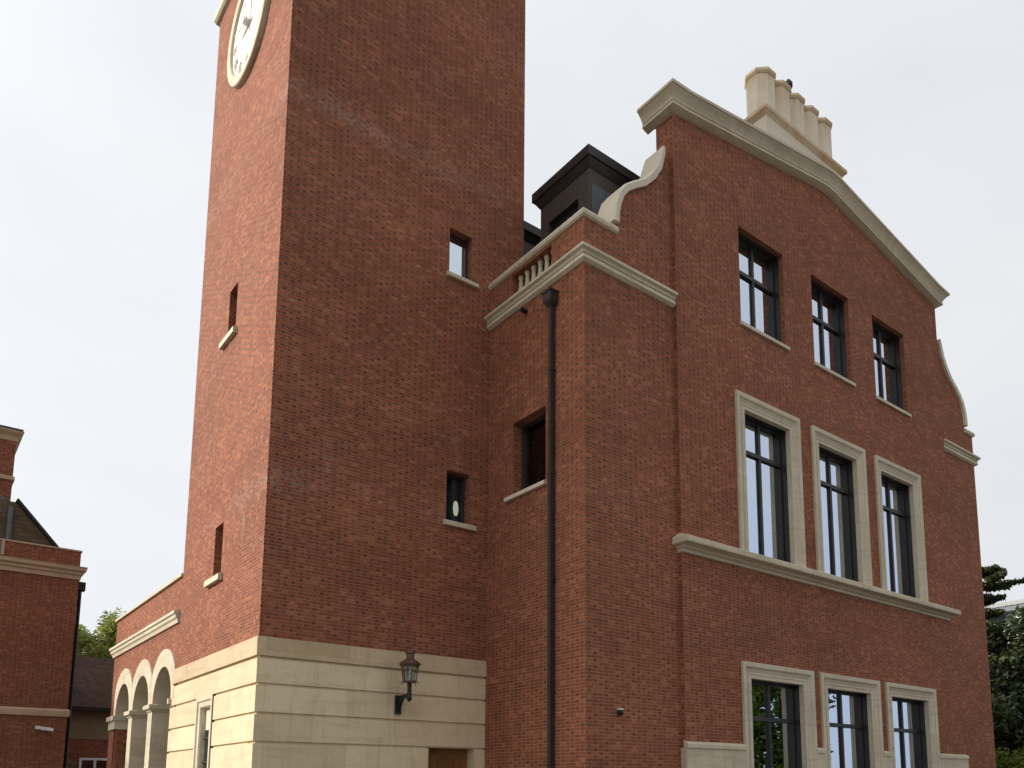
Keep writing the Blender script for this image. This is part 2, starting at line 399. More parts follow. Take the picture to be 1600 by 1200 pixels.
# pediment cap: a moulding that returns round both ends of the gable
prof = [(0,-.02),(.06,-.005),(.15,.03),(.16,.035),(.16,.085),(.11,.09),(.11,.115),(.15,.12),(.17,.17),(.21,.23),(.28,.305),(.30,.31),(.30,.37),(.02,.45)]
mb = MB(); rings = []
path = [(X1, YB+.225, -1), (X1, YP, -1)] + [(x, YP, 0) for x in [X1+(X2-X1)*k/40 for k in range(1, 40)]] + [(X2, YP, 1), (X2, YB+.225, 1)]
for (x, y, e) in path:
    ring = []
    for p, dz in prof:
        xx = x + p*e; yy = y - p if y == YP else y
        ring.append((xx, yy, ztop(min(max(x, X1), X2)) + dz))
    ring.append((x - e*.02, .13, ztop(x)+.47))
    rings.append(ring)
mb.rings(rings)
for x in xs[:-1]:
    b = x+(X2-X1)/48
    mb.poly((x, YP-.02, ztop(x)+.448), (b, YP-.02, ztop(b)+.448), (b, YB+.25, ztop(b)+.40), (x, YB+.25, ztop(x)+.40))
    mb.poly((x, YB+.25, ztop(x)+.40), (b, YB+.25, ztop(b)+.40), (b, YB+.05, ztop(b)), (x, YB+.05, ztop(x)))
mb.build('gable_cornice', STONE, G)

# scrolls: stone copings along the shoulders
def scroll(mf, sgn):
    mb = MB(); rr = []; n = len(SC)
    for k in range(1, n):
        a = SC[max(k-1, 1)]; b = SC[min(k+1, n-1)]
        t = Vector((b[0]-a[0], b[1]-a[1])).normalized(); nn = Vector((-t.y, t.x))
        p = SC[k]; th = .105 if k < n-3 else (.095, .075, .04)[k-n+3]
        if k == 1: nn = Vector((-1, 0))
        if k == n-1: nn = Vector((-.9, .45)).normalized()
        o = (p[0]+nn.x*th, p[1]+nn.y*th); i = (p[0]-nn.x*.03, p[1]-nn.y*.03)
        o = mf(o); i = mf(i)
        rr.append([(i[0], -.07, i[1]), (o[0]*.75+i[0]*.25, -.085, o[1]*.75+i[1]*.25), (o[0], -.05, o[1]), (o[0], YB+.06, o[1]), (i[0], YB+.06, i[1])])
    mb.rings(rr, True); return mb.build('scroll_coping', PALE, G)
scroll(lambda p: p, 1); scroll(mir, -1)
def mould(name, mat, pts, prof, parent, closed_ends=True):
    """sweep (out, z) profile along an open plan polyline; pts = (x, y, outward vector)"""
    mb = MB()
    rr = [[(x+ox*p, y+oy*p, z) for p, z in prof] for x, y, ox, oy in pts]
    mb.rings(rr, True); return mb.build(name, mat, parent)
cz = [(-.02,10.58),(.03,10.59),(.07,10.62),(.08,10.625),(.08,10.69),(.04,10.695),(.04,10.715),(.075,10.72),(.09,10.765),(.13,10.785),(.14,10.79),(.14,10.84),(-.02,10.87)]
mould('cornice', STONE, [(0, 2.868, -1, 0), (0, 0, -1, -1), (X1, 0, 0, -1)], cz, G)
mould('cornice', STONE, [(X2, 0, 0, -1), (XR, 0, 1, -1), (XR, 12, 1, 0)], cz, G)
cp = [(-.40,11.45),(.02,11.45),(.055,11.475),(.065,11.53),(.04,11.58),(-.40,11.585)]
mould('parapet_coping', STONE, [(0, 2.868, -1, 0), (0, 0, -1, -1), (.78, 0, 0, -1)], cp, G)
mould('parapet_coping', STONE, [(mir((.78, 0))[0], 0, 0, -1), (XR, 0, 1, -1), (XR, 12, 1, 0)], cp, G)
# balustrade in the parapet
bal = MB().box(.02, .30, BY0+.01, BY1-.01, BZ0-.005, BZ0+.05).build('balustrade', STONE, G)
for k in range(6):
    y = BY0+.115+k*.2035
    MB().lathe((.15, y, BZ0+.05), [(.06,0),(.06,.03),(.05,.04),(.056,.12),(.058,.18),(.048,.32),(.042,.41),(.055,.43),(.06,.45),(.06,.495)], 14).build('baluster', STONE, bal, True)

# windows of the gable
YW = .18; YL = .02
def bars(mb, x0, x1, z0, z1, zt, n=2, y=YW, w=.052, d=.07):
    mb.box(x0, x0+w, y-d/2, y+d/2, z0, z1); mb.box(x1-w, x1, y-d/2, y+d/2, z0, z1)
    mb.box(x0+w, x1-w, y-d/2+.003, y+d/2-.003, z0, z0+w); mb.box(x0+w, x1-w, y-d/2+.003, y+d/2-.003, z1-w, z1)
    if zt: mb.box(x0+w, x1-w, y-d/2-.02, y+d/2-.004, zt-.04, zt+.04)
    for k in range(1, n):
        xm = x0+(x1-x0)*k/n
        mb.box(xm-.032, xm+.032, y-d/2-.012, y+d/2-.006, z0+w, z1-w)
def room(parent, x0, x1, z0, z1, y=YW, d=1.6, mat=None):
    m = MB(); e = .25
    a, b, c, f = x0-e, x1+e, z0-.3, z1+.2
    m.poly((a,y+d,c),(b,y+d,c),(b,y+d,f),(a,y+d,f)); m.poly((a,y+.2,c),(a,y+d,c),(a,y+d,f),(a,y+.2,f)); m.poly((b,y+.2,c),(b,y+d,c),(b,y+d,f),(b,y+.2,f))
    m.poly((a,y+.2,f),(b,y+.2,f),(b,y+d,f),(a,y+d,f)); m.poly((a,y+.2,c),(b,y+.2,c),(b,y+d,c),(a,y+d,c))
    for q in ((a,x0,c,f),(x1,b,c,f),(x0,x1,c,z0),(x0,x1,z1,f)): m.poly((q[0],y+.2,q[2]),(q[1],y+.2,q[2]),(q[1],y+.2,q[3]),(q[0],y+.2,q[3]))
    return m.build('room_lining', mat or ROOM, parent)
def surround(x0, x1, z0, z1, parent, foot):
    sp = [(.0, YP+.02), (.0, YP-.055), (.085, YP-.055), (.10, YP-.045), (.115, YP-.02), (.19, YP+.012), (.20, YP-.008), (.225, YP-.008), (.235, YP+.004), (.30, YP+.004), (.30, YL+.01)]
    mb = MB()
    mb.rings([[(x0+q, y, foot) for q, y in sp], [(x0+q, y, z1-q) for q, y in sp], [(x1-q, y, z1-q) for q, y in sp], [(x1-q, y, foot) for q, y in sp]])
    return mb.build('surround', JAMB, parent)
def gable_window(x0, x1, z0, z1, ztm, stone, foot=None, label=None):
    w = .30 if stone else 0
    mb = MB(); a, b, c = x0+w, x1-w, z1-w
    mb.box(a-.03, a+.012, YL, YW+.05, z0, c); mb.box(b-.012, b+.03, YL, YW+.05, z0, c); mb.box(a+.012, b-.012, YL, YW+.05, c-.012, c+.03); mb.box(a+.012, b-.012, YL+.05, YW+.05, z0-.02, z0+.012)
    bars(mb, a, b, z0, c, ztm)
    o = mb.build('window', BRONZE, G)
    if label: o['label'] = label
    for (p, q, r, t) in ((a, (a+b)/2, z0, ztm), ((a+b)/2, b, z0, ztm), (a, (a+b)/2, ztm, c), ((a+b)/2, b, ztm, c)):
        MB().box(p+.055, q-.04, YW+.002, YW+.012, r+.045, t-.045).build('pane', GLASS, o)
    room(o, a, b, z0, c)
    if stone: surround(x0, x1, z0, z1, o, foot)
    else:
        m = MB(); m.prism([(YP-.055, z0-.085), (YP-.055, z0-.015), (YP-.02, z0), (YL+.06, z0+.012), (YL+.06, z0-.085)], 'x', x0-.04, x1+.06); m.build('sill', STONE, o)
    return o
for a, b in U: gable_window(a, b, *UZ, 12.34, False)
for a, b in Md: gable_window(a, b, *MZ, 8.38, True, MZ[0]-.05)
for a, b in Gr: gable_window(a, b, *GZ, 2.965, True, GZ[0])
# string course under the middle windows
sp = [(-.02,5.83),(.04,5.84),(.04,5.885),(.10,5.91),(.12,5.935),(.20,5.955),(.25,5.965),(.26,5.985),(.26,6.065),(.24,6.085),(-.02,6.19)]
mb = MB(); rr = []
for x, ox, oy in ((2.20, -1, 0), (2.20, -1, -1), (12.10, 1, -1), (12.10, 1, 0)):
    rr.append([(x+ox*max(p,0)*.55 if ox else x, (YP if oy else YP+.1) + oy*max(p,-.02), z) for p, z in sp])
mb.rings(rr, True); mb.build('string_course', STONE, G)
# plinth between and beside the ground-floor windows
e = .012
xs_ = [X1-.03] + [q for a, b in Gr for q in (a+e, b-e)] + [X2+.03]
for a, b in zip(xs_[0::2], xs_[1::2]):
    mb = MB(); mb.box(a, b, YP-.05, .05, 0, 2.33)
    mb.prism([(YP-.075, 2.33), (YP-.075, 2.395), (YP-.05, 2.42), (YP+.03, 2.46), (YP+.03, 2.33)], 'x', a-.0, b+.0)
    mb.build('plinth', STONE, G)
# side window in the return wall
w = MB(); fx = .25
for q in ((1.06,1.13,6.985,8.375),(1.99,2.06,6.985,8.375),(1.13,1.99,6.985,7.05),(1.13,1.99,8.31,8.375)): w.box(fx-.04, fx+.04, *q)
o = w.build('window', BRONZE, G)
MB().box(fx, fx+.012, 1.12, 2.0, 7.04, 8.32).build('pane', GLASSD, o)
MB().prism([(-.065, 6.895), (-.065, 6.965), (-.03, 6.985), (.21, 7.0), (.21, 6.895)], 'y', 1.02, 2.24).build('sill', PALE, o)
m = MB(); m.box(fx+.2, 1.6, .8, 2.4, 6.7, 8.7); m.build('room_lining', ROOM, o)
# rainwater pipe with its hopper
px, py = -.070, .815
pm = MB(); pm.box(px-.040, px+.040, py-.040, py+.040, 0, 10.12)
pipe = pm.build('downpipe', BRONZE2, G)
hp = MB(); hp.rings([[(px-a, py-a, z), (px+a*.8, py-a, z), (px+a*.8, py+a, z), (px-a, py+a, z)] for a, z in ((.05, 10.10), (.07, 10.13), (.105, 10.19), (.11, 10.20), (.11, 10.35), (.128, 10.355), (.128, 10.385))], True); hp.build('hopper', BRONZE2, pipe)
for z in (1.3, 3.2, 5.1, 7.0, 8.9):
    MB().box(px-.046, .0, py-.052, py+.052, z, z+.035).build('pipe_bracket', BRONZE2, pipe)
MB().tube((-.12, 1.66, 10.44), (.05, 1.66, 10.44), .045).build('overflow_spout', BLACK, G)
# roof
ry0, ry1 = YB, 11.9; rz0, rzr = 11.15, 15.0
mb = MB(); xe = .36
mb.poly((xe, ry0, rz0), (xe, ry1, rz0), (XC, ry1, rzr), (XC, ry0, rzr)); mb.poly((XR-xe, ry0, rz0), (XR-xe, ry1, rz0), (XC, ry1, rzr), (XC, ry0, rzr))
mb.poly((xe, ry1, rz0), (XR-xe, ry1, rz0), (XC, ry1, rzr))
mb.build('roof', SLATE, G)
# dormers
def dormer():
    x0, x1, y0, y1, zf = 1.0, 4.6, 1.00, 2.55, 13.53
    mb = MB()
    wall(mb, 'x', x0, y0, y1, 11.2, zf+.02, [(y0+.34, y1-.26, 11.6, 13.08)], .12)
    mb.poly((x0, y0, 11.2), (x1, y0, 11.2), (x1, y0, zf+.02), (x0, y0, zf+.02)); mb.poly((x0, y1, 11.2), (x1, y1, 11.2), (x1, y1, zf+.02), (x0, y1, zf+.02)); mb.poly((x1, y0, 11.2), (x1, y1, 11.2), (x1, y1, zf), (x1, y0, zf))
    d = mb.build('dormer', DARKLEAD, G)
    m = MB(); m.rings([[(x0-o_, y0-o_, z), (x1+.1, y0-o_, z), (x1+.1, y1+o_, z), (x0-o_, y1+o_, z)] for o_, z in ((.01, zf), (.03, zf+.03), (.10, zf+.15), (.13, zf+.16), (.135, zf+.165), (.135, zf+.355), (.10, zf+.38))], True)
    m.build('dormer_roof', BRONZE, d)
    MB().box(x0+.06, x1-.5, y0-.012, y0+.05, 11.7, 13.22).build('cheek_panel', LEAD, d)
    m = MB(); m.box(x0+.10, x0+.13, y0+.34, y1-.26, 11.6, 13.08); m.build('louvre_opening', BLACK, d)
    return d
d1 = dormer()
def copy_part(o, parent, off):
    c = o.copy(); col.objects.link(c); c.parent = parent; c.location = Vector(o.location) + Vector(off)
    for ch in o.children: copy_part(ch, c, (0, 0, 0))
    return c
bpy.context.view_layer.update()
d2 = copy_part(d1, G, (0, 2.56, 0))

# chimney behind the apex
cy0 = .27
cb = MB().box(5.82, 8.95, cy0+.09, 1.22, 14.0, 17.05).build('chimney', PALE, G)
CAP = stone_mat('rusty_cap_stone', (.60, .48, .32), (.42, .25, .11), (4.0, 4.0), 0)
m = MB(); m.rings([[(5.72+o, cy0+o, z), (9.05-o, cy0+o, z), (9.05-o, 1.30-o, z), (5.72+o, 1.30-o, z)] for o, z in ((.09, 17.01), (.05, 17.06), (.0, 17.11), (.0, 17.19), (.03, 17.22), (.14, 17.25))], True); m.build('chimney_cap', CAP, cb)
def pot_mat():
    s = NB('stained_pot'); o = s.obj(); p = s.xyz(o)
    f = s.math('MULTIPLY', s.mr(p[2], 17.75, 18.5, 0, 1), s.mr(s.noise(s.comb(s.math('MULTIPLY', p[0], 5), s.math('MULTIPLY', p[1], 5), s.math('MULTIPLY', p[2], .7)), 1.0, 3), .42, .62, 0, 1))
    c = s.mix(s.mr(s.noise(o, 3, 4), .4, .7, 0, .4), (.68, .59, .45), (.56, .48, .36))
    c = s.mix(f, c, (.45, .27, .11)); s.principled(c, .8, s.noise(o, 40, 2), .15, .005); return s.m
POT = pot_mat()
for k in range(5):
    c = (6.19+k*.582, .75, 17.06); s8 = .345
    p = MB().lathe(c, [(s8, 0), (s8, 1.22), (s8, 1.23), (s8-.09, 1.23), (s8-.09, .9)], 8, math.pi/8).build('chimney_pot', POT, cb)
    MB().lathe(c, [(s8-.07, 1.232), (s8+.012, 1.235), (s8+.045, 1.29), (s8+.045, 1.355), (s8+.01, 1.375), (s8-.09, 1.37), (s8-.09, 1.1)], 8, math.pi/8).build('pot_rim', CAP, p)
m = MB(); m.lathe((7.94, 1.15, 18.55), [(.07, 0), (.07, 1.0), (.11, 1.01), (.11, 1.10), (.05, 1.2)], 10); m.build('flue_cowl', BLACK, cb)

# small dark fitting on the flank
f = thing('wall_fitting', 'small black round fitting on the brick pier left of the stone plinth', 'wall fitting', (.714, 0, 2.85))
MB().lathe((.714, -.045, 2.87), [(.012, -.055), (.04, -.04), (.05, 0), (.05, .03), (.042, .035)], 14).build('dome', BLACK, f, True)
MB().box(.675, .753, -.07, 0, 2.905, 2.935).build('mounting_plate', WHITE, f)

# ------------------------------------------------------------------ clock tower
XT, YT, YT2, XT3, TZ = -4.177, 2.87, 7.49, .80, 21.5
T = thing('clock_tower', 'tall square red brick clock tower on a channelled cream stone base', 'tower', (-1.7, 5.2, 0))
mb = MB()
ZB = 3.97
slits = [(5.02, 5.48, 10.06, 11.0), (5.02, 5.48, 5.415, 6.355)]
twins = [(-.955, -.452, 11.455, 12.40), (-.915, -.425, 6.53, 7.505)]
wall(mb, 'y', YT, XT, XT3, ZB, TZ, twins, .22)
wall(mb, 'x', XT, YT, YT2, ZB, TZ, slits, .30)
mb.poly((XT3, YT, 3), (XT3, YT2, 3), (XT3, YT2, TZ), (XT3, YT, TZ)); mb.poly((XT, YT2, 3), (XT3, YT2, 3), (XT3, YT2, TZ), (XT, YT2, TZ)); mb.poly((XT, YT, TZ), (XT3, YT, TZ), (XT3, YT2, TZ), (XT, YT2, TZ))
mb.build('brick_wall', BRICK, T)
# stone base: courses separated by channels, cut round the door and the narrow window
DX0, DX1, DZ = -1.175, -.225, 2.355
NY0, NY1, NZ1 = 4.955, 5.905, 3.265
mb = MB()
def cells(u0, u1, z0, z1, hole):
    a, b, c, d = hole
    if z1 <= c or z0 >= d: return [(u0, u1, z0, z1)]
    out = [(u0, a, z0, z1), (b, u1, z0, z1)]
    if z1 > d: out.append((a, b, d, z1))
    return out
BXL = 7.765
zc = [0.0, .60, 1.045, 1.49, 1.935, 2.375, 2.82, 3.27, 3.69]
gap = .042
for k in range(len(zc)-1):
    z0, z1 = zc[k], zc[k+1]-gap
    for u0, u1, a, b in cells(XT, -.005, z0, z1, (DX0, DX1, -1, DZ)): mb.box(u0 if u0 > XT else XT-.012, u1, YT-.012, YT+.3, a, b)
    for u0, u1, a, b in cells(YT+.3, BXL, z0, z1, (NY0-.0, NY1+.0, -1, NZ1)): mb.box(XT-.012, XT+.3, u0, u1, a, b)
    # recessed channel behind
    for u0, u1, a, b in cells(XT+.03, -.006, z1, z1+gap, (DX0, DX1, -1, DZ)): mb.box(u0, u1, YT+.024, YT+.3, a, b)
    for u0, u1, a, b in cells(YT+.3, BXL-.03, z1, z1+gap, (NY0, NY1, -1, NZ1)): mb.box(XT+.022, XT+.3, u0, u1, a, b)
mb.build('stone_base', BASE, T); mb = MB()
mb.box(XT-.03, -.004, YT-.03, YT+.3, 3.69, 3.985)
mb.box(XT-.03, XT+.3, YT+.3, BXL-.1, 3.69, 3.985)
mb.build('band_course', CAPS, T)
# door
DR = MB().box(DX0-.03, DX1+.03, YT+.24, YT+.29, 0, DZ+.03).build('door', WOOD, T)
for x in (DX0+.02, DX0+.34, DX0+.66): MB().box(x, x+.27, YT+.225, YT+.238, .25, 2.2).build('door_panel', WOOD, DR)
MB().tube((DX0+.1, YT+.20, 1.05), (DX0+.1, YT+.20, 1.25), .012).build('handle', BLACK, DR)
# narrow window in the base: stone frame, blind panel, dark glazing
m = MB()
fr = [(0, XT-.02), (.0, XT-.035), (.07, XT-.035), (.09, XT-.01), (.17, XT-.005), (.19, XT+.02), (.19, XT+.20)]
m.rings([[(x, NY0+q, .95) for q, x in fr], [(x, NY0+q, NZ1-q) for q, x in fr], [(x, NY1-q, NZ1-q) for q, x in fr], [(x, NY1-q, .95) for q, x in fr]])
nw = m.build('window', STONE, T); nw['label'] = 'narrow stone-framed window with a cream upper panel'
MB().box(XT+.09, XT+.12, NY0+.19, NY1-.19, 2.685, NZ1-.19).build('blind_panel', PALE, nw)
MB().box(XT+.10, XT+.112, NY0+.19, NY1-.19, .95, 2.685).build('pane', GLASSD, nw)
for z in (1.2, 1.65, 2.1, 2.52): MB().box(XT+.07, XT+.10, NY0+.19, NY1-.19, z, z+.035).build('glazing_bar', BRONZE, nw)
MB().box(XT+.3, XT+.9, NY0, NY1, .8, 3.2).build('room_lining', ROOM, nw)
# slits in the sunlit face
for a, b, c, d in slits:
    m = MB(); m.box(XT+.27, XT+.31, a, b, c, d); s_ = m.build('slit_window', BRONZE, T)
    m = MB(); m.prism([(XT-.075, c-.13), (XT-.075, c-.025), (XT-.04, c), (XT+.25, c+.01), (XT+.25, c-.13)], 'y', a-.10, b+.26); m.build('sill', STONE, s_)
# windows on the shaded face
for i, (a, b, c, d) in enumerate(twins):
    m = MB(); y = YT+.19
    for q in ((a, a+.05, c, d), (b-.05, b, c, d)): m.box(q[0], q[1], y-.03, y+.03, q[2], q[3])
    m.box(a+.05, b-.05, y-.03, y+.03, c, c+.05); m.box(a+.05, b-.05, y-.03, y+.03, d-.05, d)
    o = m.build('window', BRONZE, T)
    MB().box(a+.04, b-.04, y, y+.012, c+.04, d-.04).build('pane', GLASS if i == 0 else GLASSD, o)
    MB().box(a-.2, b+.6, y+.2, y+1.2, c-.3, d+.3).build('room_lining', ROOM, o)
    m = MB(); m.prism([(YT-.075, c-.10), (YT-.075, c-.03), (YT-.04, c), (YT+.17, c+.01), (YT+.17, c-.10)], 'x', a-.06, b+.13); m.build('sill', STONE, o)
# string course on the upper tower
mould('string_course', STONE, [(XT, YT2+.10, -1, 0), (XT, YT+.02, -1, 0)], [(-.02, 18.42), (.06, 18.44), (.10, 18.48), (.10, 18.63), (.05, 18.68), (-.02, 18.70)], T)
# clock
CYC, CZC, CR = 5.19, 16.57, 1.163
def clock_ring(prof, n=64):
    return MB().rings([[(x, CYC+r*math.cos(2*math.pi*k/n), CZC+r*math.sin(2*math.pi*k/n)) for k in range(n)] for r, x in prof], True, False)
ck = clock_ring([(CR, XT+.02), (CR, XT-.085), (CR-.015, XT-.10), (CR-.16, XT-.10), (CR-.19, XT-.09), (CR-.21, XT-.06), (CR-.22, XT+.02)]).build('clock', STONE, T, False)
DI = clock_ring([(CR-.213, XT-.045), (.01, XT-.046)]); DI.build('dial', DIAL, ck)
numerals = ['XII', 'I', 'II', 'III', 'IIII', 'V', 'VI', 'VII', 'VIII', 'IX', 'X', 'XI']
NUM = plain('bronze_numerals', (.46, .40, .31), .6)
def stroke(m, c, a, p, q, wd):
    """bar on the dial between local points p and q (tangential, radial), rotated to clock angle a"""
    def W(u, r): return (c[0]-(u*math.cos(a)+r*math.sin(a)), c[1]-u*math.sin(a)+r*math.cos(a))   # viewer's right is -y
    d = Vector((q[0]-p[0], q[1]-p[1])).normalized(); nn = Vector((-d.y, d.x))*wd/2
    pts = [W(p[0]+nn.x, p[1]+nn.y), W(p[0]-nn.x, p[1]-nn.y), W(q[0]-nn.x, q[1]-nn.y), W(q[0]+nn.x, q[1]+nn.y)]
    m.rings([[(x, y, z) for y, z in pts] for x in (XT-.056, XT-.0475)], True)
for h, t in enumerate(numerals):
    a = h*math.pi/6; m = MB(); wds = {'I': .05, 'V': .10, 'X': .10}; tot = sum(wds[c] for c in t); u = -tot/2
    r0_, r1_ = .70, .89
    for ch in t:
        wd = wds[ch]; mid = u+wd/2
        if ch == 'I': stroke(m, (CYC, CZC), a, (mid, r0_), (mid, r1_), .022)
        elif ch == 'V': stroke(m, (CYC, CZC), a, (mid-.035, r1_), (mid, r0_), .024); stroke(m, (CYC, CZC), a, (mid+.035, r1_), (mid, r0_), .014)
        else: stroke(m, (CYC, CZC), a, (mid-.035, r1_), (mid+.035, r0_), .024); stroke(m, (CYC, CZC), a, (mid+.035, r1_), (mid-.035, r0_), .014)
        u += wd
    m.build('numeral', NUM, ck)
def hand(name, ang, ln, wd):
    m = MB(); ca, sa = math.cos(ang), math.sin(ang)
    def W(u, r): return (CYC-(u*ca+r*sa), CZC-u*sa+r*ca)
    pts = [W(-wd*.6, -.18), W(wd*.6, -.18), W(wd, ln*.6), W(0, ln), W(-wd, ln*.6)]
    m.rings([[(x, y, z) for y, z in pts] for x in (XT-.15, XT-.135)], True); m.build(name, WHITE, ck)
hand('minute_hand', R(4), .84, .045); hand('hour_hand', R(272), .52, .07)
MB().tube((XT-.04, CYC, CZC), (XT-.165, CYC, CZC), .08).build('hub', WHITE, ck)
# lantern on its bracket
LX, LY = -1.80, 2.44
L = thing('wall_lantern', 'copper-topped glass wall lantern on a black iron bracket fixed to the stone base', 'lantern', (LX, 2.87, 2.9))
m = MB(); m.box(LX-.05, LX+.05, 2.80, 2.857, 2.90, 3.22); m.prism([(2.82, 3.21), (2.60, 3.21), (2.60, 3.17), (2.68, 3.12), (2.76, 3.0), (2.82, 2.92)], 'x', LX-.022, LX+.022)
m.box(LX-.03, LX+.03, LY-.02, 2.62, 3.155, 3.215); m.tube((LX, LY, 3.16), (LX, LY, 3.40), .036); m.lathe((LX, LY, 3.13), [(.012, -.05), (.035, -.02), (.045, .02), (.036, .06)], 12)
m.build('bracket', BLACK, L)
m = MB()
n8 = 6
for k in range(n8):
    a = 2*math.pi*k/n8+.26
    m.tube((LX+.105*math.cos(a), LY+.105*math.sin(a), 3.42), (LX+.150*math.cos(a), LY+.150*math.sin(a), 3.70), .010, n=6)
    m.tube((LX+.125*math.cos(a), LY+.125*math.sin(a), 3.43), (LX+.150*math.cos(a), LY+.150*math.sin(a), 3.365), .010, .004, 6)
m.lathe((LX, LY, 3.40), [(.05, 0), (.115, .005), (.115, .03), (.10, .035)], n8, .26)
lf = m.build('lantern_frame', COPPER, L)
m = MB(); m.rings([[(LX+r*math.cos(2*math.pi*k/n8+.26), LY+r*math.sin(2*math.pi*k/n8+.26), z) for k in range(n8)] for r, z in ((.10, 3.43), (.144, 3.70))], True, False); m.build('lantern_glass', GLASSD, L)
m = MB(); m.lathe((LX, LY, 3.70), [(.15, -.005), (.18, .0), (.185, .02), (.14, .06), (.08, .10), (.065, .115), (.065, .19), (.085, .20), (.075, .23), (.03, .255), (.022, .27), (.03, .30), (.008, .335)], 12, .26); m.build('lantern_cap', COPPER, L)
MB().lathe((LX, LY, 3.44), [(.03, 0), (.03, .08), (.022, .09), (.022, .17), (.01, .18)], 8).build('burner', WHITE, L)
# lit lamp inside the lower tower window
lm = NB('lit_lamp_shade'); em = lm.n('ShaderNodeEmission'); em.inputs[0].default_value = (1, .93, .68, 1); em.inputs[1].default_value = .6; lm.t.links.new(em.outputs[0], lm.out.inputs[0])
LP = thing('lamp', 'lit cream oval lamp shining inside the small lower tower window', 'lamp', (-.48, 3.30, 6.70))
MB().lathe((-.475, 3.30, 6.78), [(.03, 0), (.062, .06), (.075, .16), (.062, .28), (.03, .34)], 16).build('lamp_shade', lm.m, LP, True)
MB().lathe((-.475, 3.30, 6.55), [(.06, 0), (.06, .02), (.015, .03), (.015, .235)], 10).build('lamp_base', BRONZE, LP)

# ------------------------------------------------------------------ arcade
A = thing('arcade_building', 'low brick arcade with three cream stone arches beside the clock tower', 'building', (-2.7, 10.5, 0))
AX = XT+.012; Y0, Y1 = YT2+.002, 13.50; ZL = 5.86
AC = [8.475, 10.285, 12.095]; AR = .72; ZS = 3.42; AO = 1.09; half = .905; TH = .55
mb = MB(); seg = 20
def arc(c, r, k): 
    t = math.pi*k/seg; return (c+r*math.cos(t), ZS+r*math.sin(t))
lo = AC[0]-half; hi = AC[-1]+half
for c in AC:
    for k in range(seg):
        (ya, za), (yb, zb) = arc(c, AR+.1, k), arc(c, AR+.1, k+1)
        mb.poly((AX, ya, za), (AX, yb, zb), (AX, yb, 4.75), (AX, ya, 4.75))
for a, b in [(AC[0]+AR+.1, AC[1]-AR-.1), (AC[1]+AR+.1, AC[2]-AR-.1), (AC[2]+AR+.1, Y1), (Y0, AC[0]-AR-.1)]:
    mb.poly((AX, a, ZS if b < Y1 else 0), (AX, b, ZS if b < Y1 else 0), (AX, b, 4.75), (AX, a, 4.75))
mb.poly((AX, Y0, 4.75), (AX, Y1, 4.75), (AX, Y1, ZL), (AX, Y0, ZL))
EX = 1.5
wall(mb, 'y', Y1, AX, EX, 0, ZL, [(-3.45, -2.35, 0, 3.3)], .35, -1)
mb.poly((AX+TH, Y0, 3.2), (AX+TH, Y1, 3.2), (AX+TH, Y1, ZL), (AX+TH, Y0, ZL)) if False else None
mb.poly((-1.7, Y0, 0), (-1.7, Y1, 0), (-1.7, Y1, 4.7), (-1.7, Y0, 4.7))          # rear wall of the passage
mb.box(AX+.02, AX+TH, AC[2]+AR+.02, Y1-.02, 0, 3.1)
mb.poly((EX, Y0, 0), (EX, Y1, 0), (EX, Y1, ZL), (EX, Y0, ZL))
mb.build('brick_wall', BRICK, A)
m = MB(); m.poly((AX+.02, Y0, 4.72), (EX-.02, Y0, 4.72), (EX-.02, Y1-.02, 4.72), (AX+.02, Y1-.02, 4.72)); m.build('ceiling', RENDER, A)
m = MB(); m.poly((AX+.3, Y0, 5.7), (EX, Y0, 5.7), (EX, Y1, 5.7), (AX+.3, Y1, 5.7)); m.build('roof', LEAD, A)
for c in AC:
    m = MB(); rr = []
    for k in range(seg+1):
        t = math.pi*k/seg; ct, st = math.cos(t), math.sin(t)
        ro = AO if abs(ct)*AO <= half-.002 else (half-.002)/abs(ct)
        ring = [(AX+TH, AR), (AX-.03, AR), (AX-.03, ro-.004), (AX+.01, ro), (AX+TH, ro)]
        rr.append([(x, c+r*ct, ZS+r*st) for x, r in ring])
    m.rings(rr, True); m.build('arch', STONE, A)
for c in ((AC[0]+AC[1])/2, (AC[1]+AC[2])/2):
    p = MB().box(AX-.02, AX+TH, c-(half-AR)+.005, c+(half-AR)-.005, 0, 3.26).build('pier', STONE, A)
    MB().rings([[(AX-.02-o, c-.185-o, z), (AX+TH+o, c-.185-o, z), (AX+TH+o, c+.185+o, z), (AX-.02-o, c+.185+o, z)] for o, z in ((0, 3.255), (.03, 3.28), (.035, 3.30), (.085, 3.325), (.085, 3.41), (.05, 3.425))], True).build('impost', STONE, p)
for y0_, y1_ in ((AC[2]+AR, Y1+.04), (BXL-.02, BXL+.02)):
    m = MB(); m.box(AX-.08, AX+TH, y0_-.03, y1_, 3.31, 3.42); m.box(AX-.03, AX+TH, y0_+.0, y1_-.03, 3.10, 3.31); m.build('impost', STONE, A)
mould('cornice', STONE, [(AX, Y0+.06, -1, 0), (AX, Y1, -1, 1), (EX, Y1, 0, 1)], [(-.02, 4.92), (.04, 4.93), (.055, 5.0), (.085, 5.03), (.09, 5.09), (.12, 5.11), (.12, 5.17), (-.02, 5.20)], A)
mould('parapet_coping', STONE, [(AX, Y0+.002, -1, 0), (AX, Y1, -1, 1), (EX, Y1, 0, 1)], [(-.35, 5.86), (.05, 5.86), (.05, 5.92), (-.35, 5.95)], A)
m = MB(); m.prism([(Y0+.6, 1.0), (Y0+1.7, 1.0), (Y0+1.7, 3.0), (Y0+.6, 3.0)], 'x', -1.76, -1.72); ow = m.build('window', WHITE, A)
MB().box(-1.79, -1.765, Y0+.68, Y0+1.62, 1.08, 2.92).build('pane', GLASSD, ow)

